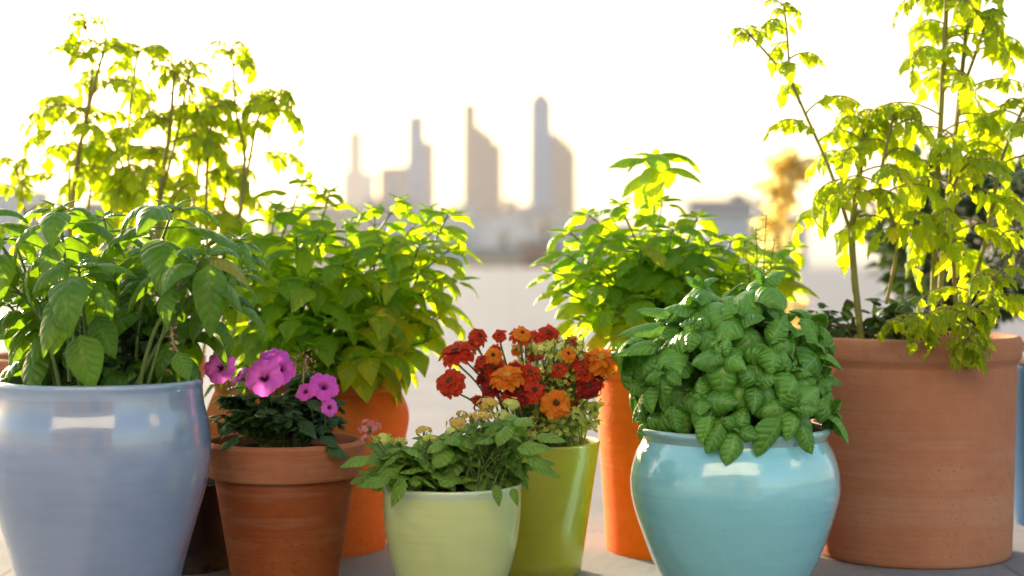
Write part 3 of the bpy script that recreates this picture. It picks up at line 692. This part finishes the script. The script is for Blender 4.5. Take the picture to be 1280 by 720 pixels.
# ------------------------------------------------------------------ red and orange flowers in olive pot
t = thing('flowering_plant', 'red and orange layered blooms rising from the olive green pot', 'flowering plant', (X_OLI, 3.15, .217))
def bloom(t, px, py, Y, dpx, face, mat, cen, rings=3, n=15, stalk=None, open_=1.):
    c = at(px, py, Y); r = dpx/2/F_PX*Y; ax = nrm(v3(*face)); s1 = nrm(cross(ax, v3(.1, .2, 1))); s2 = cross(ax, s1)
    b = MB()
    for k in range(rings):
        el = (-.05+.42*k)*open_; l = r*(1-.2*k)
        for j in range(n-2*k):
            a = 2*math.pi*j/(n-2*k)+k*.2+rng.gauss(0, .06); h = s1*math.cos(a)+s2*math.sin(a); e = el+rng.gauss(0, .12)
            d = h*math.cos(e)+ax*math.sin(e); leaf(b, c+h*r*.08, d, ax-h*.1+jit(.06), l*rng.uniform(.88, 1.1), l*.5, rng.uniform(.5, 1.1), -.5, 0, 6, 4, petal, .3)
    f = b.build('flower', M[mat], t)
    b = MB(); nn = 7
    vs = []; fs = []
    for i in range(5):
        for j in range(12):
            a = 2*math.pi*j/12; q = (i/4)*r*.27; vs.append(c+(s1*math.cos(a)+s2*math.sin(a))*q*rng.uniform(.92, 1.08)+ax*(r*.2*math.sqrt(max(0, 1-(i/4.2)**2))))
    for i in range(4):
        for j in range(12): fs.append((i*12+j, i*12+(j+1) % 12, (i+1)*12+(j+1) % 12, (i+1)*12+j))
    b.add(vs, fs); b.build('flower_centre', M[cen], f)
    b = MB(); base = v3(X_OLI+(c[0]-X_OLI)*.3, 3.15+(c[1]-3.15)*.3, .215)
    tube(b, spline([base, (base+c)/2+v3(0, 0, .02), c-ax*.012-Z*.01, c-ax*.001], 5), .002, .0015, 6); b.build('flower_stalk', M['stem'], f)
for a in [(570, 440, 3.05, 56, (-.3, -.5, 1), 'red', 'darkc'), (562, 477, 3.0, 48, (-.5, -1, .6), 'red', 'darkc'), (582, 434, 3.08, 36, (.2, -.4, 1), 'orange', 'goldc'),
          (650, 417, 3.12, 38, (-.1, -.5, 1), 'red', 'darkc'), (686, 416, 3.12, 42, (.1, -.6, 1), 'red', 'darkc'), (668, 440, 3.08, 34, (0, -.8, .8), 'red', 'darkc'), (610, 455, 3.08, 32, (-.3, -.6, .9), 'crimson', 'darkc'),
          (620, 462, 3.03, 42, (-.2, -.7, .9), 'red', 'darkc'), (634, 470, 2.98, 56, (-.1, -.6, 1), 'orange', 'goldc'), (662, 466, 3.0, 40, (.2, -.8, .9), 'red', 'darkc'), (648, 490, 2.98, 48, (0, -.9, .7), 'crimson', 'darkc'), (668, 488, 2.98, 40, (.3, -.9, .5), 'red', 'darkc'),
          (612, 486, 3.0, 34, (-.4, -.8, .6), 'crimson', 'darkc'), (695, 504, 2.96, 50, (.1, -1, .45), 'orange', 'darkc'), (716, 428, 3.1, 34, (0, -.6, 1), 'red', 'darkc'), (722, 446, 3.05, 40, (.1, -.8, .8), 'red', 'darkc'), (740, 466, 3.03, 50, (.3, -.8, .7), 'crimson', 'darkc'),
          (752, 448, 3.02, 62, (.2, -.55, 1), 'orange', 'goldc'), (735, 482, 3.0, 40, (.1, -1, .5), 'crimson', 'darkc'), (776, 449, 3.08, 40, (.6, -.5, .9), 'orange', 'goldc'), (704, 470, 3.05, 34, (0, -.9, .7), 'red', 'darkc')]:
    bloom(t, a[0], a[1], a[2], a[3]*.86, *a[4:])
for k in range(34):
    bloom(t, rng.uniform(590, 748), rng.uniform(416, 505), rng.uniform(2.98, 3.15), rng.uniform(18, 30), (rng.gauss(0, .4), -.8, rng.uniform(.3, 1)), rng.choice(['red', 'red', 'crimson', 'orange']), 'darkc', 3, 13)
S = MB(); Fo = MB()
for k in range(120):
    px, py = rng.uniform(582, 748), rng.uniform(455, 538)
    if px < 600 and py > 500: continue; e = at(px, py, rng.uniform(3.02, 3.22)); b = v3(X_OLI+rng.uniform(-.04, .04), 3.15+rng.uniform(-.04, .04), .213)
    P = spline([b, (b+e)/2+v3(0, 0, .02), e], 4); tube(S, P, .0016, .0009, 5)
    for m in range(16):
        p, tg = point_on(P, rng.uniform(.35, 1)); l = rng.uniform(.014, .032); leaf(Fo, p, nrm(horiz(rng.random()*6.28)+Z*rng.uniform(-.2, .8)), Z+jit(.3), l, l*.3, .7, .6, 0, 5, 2, lance)
S.build('stem', M['stem'], t); Fo.build('foliage', M['petunia_leaf'], t)
# airy lime filler
t = thing('filler_flower_plant', 'airy cloud of tiny lime yellow florets among the red blooms', 'flowering plant', (X_OLI+.03, 3.12, .217))
S = MB(); Fo = MB(); Fl = MB()
for k in range(150):
    px = rng.gauss(705, 32); py = rng.uniform(420, 540)
    if not 640 < px < 752: continue
    e = at(px, py, rng.uniform(2.99, 3.14)); b = v3(X_OLI+.03+rng.uniform(-.06, .06), 3.1+rng.uniform(-.04, .04), .213)
    P = spline([b, (b+e)/2+Z*.015, e], 4); tube(S, P, .0012, .0007, 4)
    for m in range(12):
        p, tg = point_on(P, rng.uniform(.45, 1)); q = p+jit(.008)
        tube(S, [p, q], .0006, .0005, 4)
        a0 = rng.random()*6; ax = nrm(jit(.5)+v3(0, -.6, .6)); s1 = nrm(cross(ax, Z)); s2 = cross(ax, s1); r_ = rng.uniform(.0045, .0075); rn = (rng.random(), 0)
        for j in range(5):
            a = a0+j*1.257; h = s1*math.cos(a)+s2*math.sin(a); leaf(Fl, q, h+ax*.35, ax, r_, r_*.85, .5, .3, 0, 2, 2, round_, rnd=rn)
        l = rng.uniform(.007, .014); leaf(Fo, p, jit(1)+Z*.3, Z, l, l*.4, .5, .5, 0, 3, 2, lance)
S.build('stem', M['stem'], t); Fo.build('foliage', M['sage'], t); o = Fl.build('florets', M['limef'], t); o['kind'] = 'stuff'

# ------------------------------------------------------------------ green cup plant
t = thing('lantana_plant', 'low spreading plant with soft green leaves and small flower clusters, in the pale green pot', 'flowering plant', (X_CUP, 2.85, .184))
S = MB(); Fo = MB()
tips = [(600, 525), (575, 540), (550, 545), (630, 520), (645, 525), (480, 548), (615, 540), (560, 548), (470, 572), (490, 592), (462, 598), (520, 560), (510, 600), (545, 550), (540, 590), (575, 560), (570, 600), (600, 545), (605, 580), (630, 560), (640, 590), (655, 555), (668, 580), (590, 570), (560, 575), (615, 600), (500, 560), (480, 555), (535, 605), (645, 540), (585, 535), (625, 530)]
for (px, py) in tips:
    e = at(px, py, 2.85+rng.uniform(-.12, .05)); b = v3(X_CUP+(e[0]-X_CUP)*.3, 2.85+rng.uniform(-.04, .02), .18)
    P = spline([b, (b+e)/2+Z*.02, e], 4); tube(S, P, .0019, .0011, 6); a = rng.random()*6
    for m in range(5):
        p, tg = point_on(P, .45+.55*m/4)
        for sg in (0, 1):
            az = a+sg*math.pi+rng.gauss(0, .3); l = rng.uniform(.04, .066)*(1 if m < 4 else .7); el = rng.uniform(-.1, .6)
            leaf(Fo, p, horiz(az)*math.cos(el)+Z*math.sin(el), Z+jit(.2), l, l*rng.uniform(.6, .78), rng.uniform(.8, 1.5), .8, 0, 8, 4, round_, .12)
        a += 1.57
for (px, py, dx, dz, L) in [(505, 598, -.6, -1, .05), (462, 572, -1, -.05, .05), (488, 598, -1, .0, .055), (655, 568, 1, -.3, .055), (670, 545, 1, .1, .05), (665, 580, 1, -.2, .05), (620, 606, .2, -1, .035), (645, 560, 1, .25, .06), (640, 610, .4, -.9, .03)]:
    leaf(Fo, at(px, py, 2.73), v3(dx, -.35, dz), v3(-dx*.1, -.6, .8), L, L*.5, .6, .6, 0, 9, 6, ovate, .1)
S.build('stem', M['stem'], t); Fo.build('foliage', M['sage'], t)
def cluster(px, py, Y, dpx, mat, nfl=16):
    c = at(px, py, Y); r = dpx/2/F_PX*Y; b = MB()
    for k in range(nfl):
        d = nrm(jit(1)+v3(0, -.5, .7)); q = c+v3(d[0], d[1], d[2]*.55)*r*rng.uniform(.7, 1.25); s1 = nrm(cross(d, v3(.3, .2, 1))); s2 = cross(d, s1); a0 = rng.random()*6; rn = (rng.random(), 0); fr = r*.42
        for j in range(5):
            a = a0+j*1.257; h = s1*math.cos(a)+s2*math.sin(a); leaf(b, q, h+d*.25, d, fr, fr*.8, .6, .3, 0, 3, 2, round_, rnd=rn)
    f = b.build('flower_cluster', M[mat], t)
    b = MB()
    for k in range(12): d = nrm(jit(1)); tube(b, [c-Z*r*.8, c+d*r*.5], .0008, .0006, 4)
    base = v3(X_CUP+(c[0]-X_CUP)*.6, 2.85+(c[1]-2.85)*.4, .2); tube(b, spline([base, (base+c)/2, c-Z*r*.8], 4), .0015, .0011, 5); b.build('flower_stalk', M['stem'], f)
for a in [(461, 533, 2.8, 26, 'rosef'), (457, 546, 2.78, 14, 'rosef'), (478, 548, 2.8, 24, 'limef'), (530, 539, 2.8, 20, 'yellowf'), (538, 550, 2.78, 22, 'limef'), (573, 530, 2.8, 26, 'yellowf'), (566, 540, 2.78, 20, 'limef'), (608, 506, 2.84, 28, 'yellowf'), (603, 520, 2.8, 24, 'yellowf'), (590, 523, 2.8, 20, 'yellowf'), (578, 519, 2.84, 18, 'yellowf'), (640, 505, 2.86, 24, 'limef'), (628, 520, 2.85, 22, 'limef'), (500, 552, 2.85, 18, 'limef')]:
    cluster(*a)
scatter_plant('fine_herb', 'wispy light green herb sprouting at the right of the pale green pot', 'herb', X_CUP+.05, 2.8, .184, 605, 565, 2.77, .065, .03, .045, 420, .015, .005, 'sage', 'stem', lance, 3, 2, 22, up=.6)

# ------------------------------------------------------------------ terrace, ground, far city
def sheet(name, x0, x1, y0, y1, z, mat, thick=0):
    b = MB(); vs = [(x0, y0, z), (x1, y0, z), (x1, y1, z), (x0, y1, z)]
    if thick:
        vs += [(x, y, z-thick) for x, y, _ in vs]
        b.add(vs, [(0, 1, 2, 3), (7, 6, 5, 4), (0, 4, 5, 1), (1, 5, 6, 2), (2, 6, 7, 3), (3, 7, 4, 0)])
    else: b.add(vs, [(0, 1, 2, 3)])
    o = b.build(name, mat, None, False); o['kind'] = 'structure'; return o
t_ = NT('terrace_stone'); o_ = t_.obj()
n1 = t_.noise(2.2, 6, o_); n2 = t_.noise(38, 5, o_); n5 = t_.noise(9, 4, o_)
col = t_.mix(t_.ramp(n1, .3, .7), (.18, .19, .22), (.25, .26, .295))
col = t_.mix(t_.math('MULTIPLY', t_.ramp(n2, .35, .75), .5), col, (.3, .27, .24))
col = t_.mix(t_.math('MULTIPLY', t_.ramp(n5, .55, .7), .4), col, (.3, .25, .2))
br = t_.n('ShaderNodeTexBrick'); t_.set(br.inputs['Vector'], o_); br.inputs['Scale'].default_value = 1.0
br.inputs['Brick Width'].default_value = .9; br.inputs['Row Height'].default_value = .9; br.inputs['Mortar Size'].default_value = .006; br.offset = 0
col = t_.mix(t_.math('MULTIPLY', br.outputs['Fac'], .6), col, (.16, .14, .12))
p = t_.n('ShaderNodeBsdfPrincipled'); t_.set(p.inputs['Base Color'], col); p.inputs['Roughness'].default_value = .85; p.inputs['Specular IOR Level'].default_value = .15
t_.set(p.inputs['Normal'], t_.bump(t_.math('SUBTRACT', n2, t_.math('MULTIPLY', br.outputs['Fac'], 1.5)), .5, .004)); M['stone'] = t_.surf(p.outputs[0])
sheet('terrace', -40, 40, -12, 50, 0, M['stone'], 1.2)
M['ground'] = plain_mat('city_ground', (.2, .2, .17), (.3, .29, .26), .02, .9)
sheet('ground', -5900, 5900, -5900, 5900, -15, M['ground'])

def box(b, x0, x1, y0, y1, z0, z1, top=None):
    vs = [(x0, y0, z0), (x1, y0, z0), (x1, y1, z0), (x0, y1, z0), (x0, y0, z1), (x1, y0, z1), (x1, y1, z1), (x0, y1, z1)]
    b.add(vs, [(3, 2, 1, 0), (4, 5, 6, 7), (0, 1, 5, 4), (1, 2, 6, 5), (2, 3, 7, 6), (3, 0, 4, 7)])
def wedge(b, x0, x1, y0, y1, z0, zl, zr):
    vs = [(x0, y0, z0), (x1, y0, z0), (x1, y1, z0), (x0, y1, z0), (x0, y0, zl), (x1, y0, zr), (x1, y1, zr), (x0, y1, zl)]
    b.add(vs, [(3, 2, 1, 0), (4, 5, 6, 7), (0, 1, 5, 4), (1, 2, 6, 5), (2, 3, 7, 6), (3, 0, 4, 7)])
f_blue = facade_mat('blue_glass_facade', (.12, .22, .4), (.06, .14, .3))
f_brown = facade_mat('brown_facade', (.3, .2, .17), (.14, .1, .1))
f_grey = facade_mat('grey_facade', (.27, .27, .3), (.13, .14, .18))
f_pale = facade_mat('pale_facade', (.6, .6, .62), (.3, .33, .38), .3, .3)
f_sand = facade_mat('sand_facade', (.62, .48, .36), (.25, .22, .2), .3, .3)
roofm = plain_mat('flat_roof', (.3, .28, .26), (.42, .4, .38), .3, .9)
def px_x(px, D): return (px-640)/F_PX*D
def px_z(py, D): return CAM_Z-(py-HOR)/F_PX*D
def tower(name, label, D, parts, dep=30):
    x = px_x((parts[0][2]+parts[0][3])/2, D); t = thing(name, label, 'skyscraper', (x, D, -15), 'towers of the far skyline')
    for k, (kind, mat, p0, p1, yt, yt2) in enumerate(parts):
        b = MB(); x0, x1 = px_x(p0-1.2, D), px_x(p1+1.2, D); yt -= 2; yt2 -= 2; dd = (0, dep*.85, dep*.7, dep*.6)[min(k, 3)] if k else dep
        y0 = D if k == 0 else D+2+k*.7
        if kind == 'crown':
            zt = px_z(yt, D); z0 = px_z(yt2, D); xm = (x0+x1)/2; ym = D+dep/2
            b.add([(x0, D, z0), (x1, D, z0), (x1, D+dep, z0), (x0, D+dep, z0), (xm, ym, zt)], [(0, 1, 4), (1, 2, 4), (2, 3, 4), (3, 0, 4)]); b.build('crown', mat, t, False); continue
        wedge(b, x0, x1, y0, y0+dd, -15, px_z(yt, D), px_z(yt2, D)); o = b.build(kind, mat, t, False)
    return t
D0 = 1500
tower('skyscraper', 'tallest slim blue tower with a pointed crown and brown side block', D0, [('shaft', f_blue, 663, 689.5, 128, 128), ('crown', f_grey, 663, 689.5, 110, 128), ('wing', f_brown, 689.5, 702, 168, 168), ('lower_wing', f_brown, 702, 712, 177, 177), ('end_wing', f_brown, 712, 720, 187, 187), ('annex', f_blue, 648, 664, 258, 258)])
tower('skyscraper', 'brown stepped tower left of the tallest blue tower', D0+60, [('shaft', f_brown, 579.5, 595, 130, 130), ('wing', f_brown, 595, 605, 160, 160), ('lower_wing', f_brown, 605, 616, 168, 168), ('end_wing', f_brown, 616, 627, 180, 180), ('annex', f_grey, 626, 648, 262, 262)])
tower('skyscraper', 'grey blue tower with a low brown block at its left foot', D0+120, [('shaft', f_blue, 509.5, 529, 145, 145), ('wing', f_grey, 529, 542, 178, 178), ('low_block', f_brown, 474, 511, 210, 208)])
tower('skyscraper', 'faint thin needle tower, leftmost of the skyline', D0+900, [('shaft', f_brown, 435, 451, 164, 164), ('base_block', f_grey, 428, 466, 216, 216)], 40)
def lowrise(label, px0, px1, py, D, mat, dep=24, shed=True, nm='low_building'):
    x0, x1, zt = px_x(px0, D), px_x(px1, D), px_z(py, D); t = thing(nm, label, 'building', ((x0+x1)/2, D, -15))
    b = MB(); box(b, x0, x1, D, D+dep, -15, zt); b.build('wall', mat, t, False)
    b = MB(); box(b, x0-.6, x1+.6, D-.6, D+dep+.6, zt+.003, zt+.9); rf = b.build('roof', roofm, t, False)
    if shed:
        b = MB(); w = x1-x0; box(b, x0+w*.55, x0+w*.75, D+dep*.3, D+dep*.6, zt+.903, zt+3.2); b.build('roof_shed', mat, rf, False)
for a in [('pale block below the gap between the two middle towers', 600, 655, 272, 900, f_pale), ('grey blue block at the foot of the tallest tower', 650, 700, 262, 1100, f_grey), ('hazy slab left of the grey blue tower', 484, 500, 222, 1300, f_grey), ('mauve block rising between the tallest tower and the large basil bush', 716, 752, 268, 1150, f_brown), ('pale low slab under the tallest tower', 668, 716, 274, 800, f_sand), ('short grey block under the brown stepped tower', 572, 600, 256, 1350, f_grey), ('thin hazy slab right of the brown stepped tower', 630, 646, 250, 1400, f_brown),
          ('wide white block right of centre at the foot of the skyline', 655, 735, 285, 700, f_pale),
          ('white block below the brown stepped tower', 560, 608, 280, 760, f_pale), ('dim block behind the left leafy bush', 455, 520, 250, 1000, f_grey), ('pale block between the grey blue and brown towers', 525, 585, 262, 1050, f_pale),
          ('sand coloured low hall in the middle distance at centre', 585, 652, 318, 230, f_sand), ('brownish low hall right of the sand coloured hall', 648, 700, 306, 260, f_brown), ('long pale warehouse behind the large basil bush', 700, 830, 292, 520, f_pale),
          ('grey long roof to the right of the large basil top', 860, 962, 252, 620, f_grey), ('pale low block under the grey long roof', 880, 1010, 272, 480, f_pale), ('pale block at the far left edge of the picture', -60, 42, 238, 640, f_pale), ('grey low block behind the left tomato plants', 30, 150, 262, 560, f_grey), ('sandy block behind the arching tomato shoots', 330, 450, 262, 800, f_sand), ('pale low hall left of centre behind the sunlit bush', 470, 590, 300, 420, f_pale)]:
    lowrise(*a)
sheet('terrace_glow_band', -40, 40, 50.01, 78, -.3, plain_mat('glow_tinted_paving', (.5, .33, .2), (.58, .4, .26), 3, .9, .2, .01, .1), .9)  # warm strip, its orange colour stands in for the glow at the terrace edge

# unseen white house behind the viewer, added to light the pots and glaze
M['white'] = plain_mat('reflector_white', (.78, .77, .74), (.82, .81, .78), 4, .8)
M['tan'] = plain_mat('reflector_tan', (.12, .08, .05), (.16, .11, .07), 4, .85)
M['frame'] = plain_mat('dark_frame', (.08, .07, .06), (.12, .1, .09), 8, .5)
tg = NT('window_glass'); pg = tg.n('ShaderNodeBsdfPrincipled'); pg.inputs['Base Color'].default_value = (.03, .04, .05, 1); pg.inputs['Roughness'].default_value = .05; M['wglass'] = tg.surf(pg.outputs[0])
t = thing('reflector', 'unseen white house front standing behind the viewpoint', 'reflector', (0, -3.6, 0))
b = MB(); YW = -3.6
def wallpiece(x0, x1, z0, z1): box(b, x0, x1, YW-.3, YW, z0, z1)
box(b, -5.4, 3.0, YW-5, YW, 2.9, 5.9)
b.build('wall', M['white'], t, False)
b = MB(); box(b, -5.2, 2.8, YW-4.8, YW-.4, 0, 2.897); b.build('reflector_base', M['tan'], t, False)
b = MB(); box(b, -5.6, 3.2, YW-5.2, YW+.2, 5.903, 6.1); b.build('roof', M['frame'], t, False)
for x0 in (-2.9, -.3):
    b = MB(); box(b, x0, x0+1.4, YW-.398, YW-.36, .05, 2.3); b.build('reflector_door', M['wglass'], t, False)
t = thing('bounce_panel', 'small unseen white screen off to the right behind the viewpoint', 'bounceboard', (5.2, 1.2, 0))  # unseen panel added at the right to mirror as a small highlight
b = MB(); box(b, 5.2, 5.28, .6, 1.8, 2.2, 3.5); b.build('panel', M['white'], t, False)
for yy in (.6, 1.72):
    b = MB(); box(b, 5.29, 5.37, yy, yy+.08, 0, 3.5); b.build('post', M['frame'], t, False)

# ------------------------------------------------------------------ haze
tz = NT('haze_air'); vol = tz.n('ShaderNodeVolumePrincipled')
vol.inputs['Color'].default_value = (.9, .89, .94, 1); vol.inputs['Density'].default_value = .00010; vol.inputs['Anisotropy'].default_value = .35
tz.t.links.new(vol.outputs[0], tz.out.inputs['Volume'])
b = MB(); box(b, -5950, 5950, -5950, 5950, -16, 260); hz = b.build('haze', tz.m, None, False); hz['kind'] = 'stuff'

# ------------------------------------------------------------------ light, camera
SUN_EL, SUN_AZ = 14.0, -31.0      # degrees: elevation; azimuth from +Y (negative = left)
w = bpy.data.worlds.new('World'); SC.world = w; w.use_nodes = True
nt = w.node_tree; bg = nt.nodes['Background']; sky = nt.nodes.new('ShaderNodeTexSky'); sky.sky_type = 'NISHITA'; sky.sun_disc = False
sky.sun_elevation = R(SUN_EL); sky.sun_rotation = R(SUN_AZ); sky.air_density = 1.3; sky.dust_density = 3.0; sky.ozone_density = 1.5
nt.links.new(sky.outputs[0], bg.inputs[0]); bg.inputs[1].default_value = .14
L = bpy.data.lights.new('sun', 'SUN'); L.energy = 5.0; L.angle = R(.53); L.color = (1, .83, .58)
lo = bpy.data.objects.new('sun', L); COL.objects.link(lo)
dv = Vector((math.sin(R(SUN_AZ))*math.cos(R(SUN_EL)), math.cos(R(SUN_AZ))*math.cos(R(SUN_EL)), math.sin(R(SUN_EL))))
lo.rotation_euler = dv.to_track_quat('Z', 'Y').to_euler(); lo.location = (0, 0, 20)
cam = bpy.data.cameras.new('camera'); co = bpy.data.objects.new('camera', cam); COL.objects.link(co); SC.camera = co
co.location = (0, 0, CAM_Z); co.rotation_euler = (R(90), 0, 0)
cam.sensor_width = 36; cam.lens = 36*F_PX/1280; cam.shift_y = -(360-HOR)/1280
cam.clip_start = .05; cam.clip_end = 12000
cam.dof.use_dof = True; cam.dof.focus_distance = 2.86; cam.dof.aperture_fstop = 2.6
SC.view_settings.view_transform = 'Standard'; SC.view_settings.look = 'None'; SC.view_settings.gamma = 1; SC.view_settings.exposure = 1.4
c = SC.cycles; c.use_denoising = True; c.max_bounces = 12; c.diffuse_bounces = 8; c.glossy_bounces = 3; c.transmission_bounces = 6; c.volume_bounces = 1; c.use_adaptive_sampling = True; c.adaptive_threshold = .02
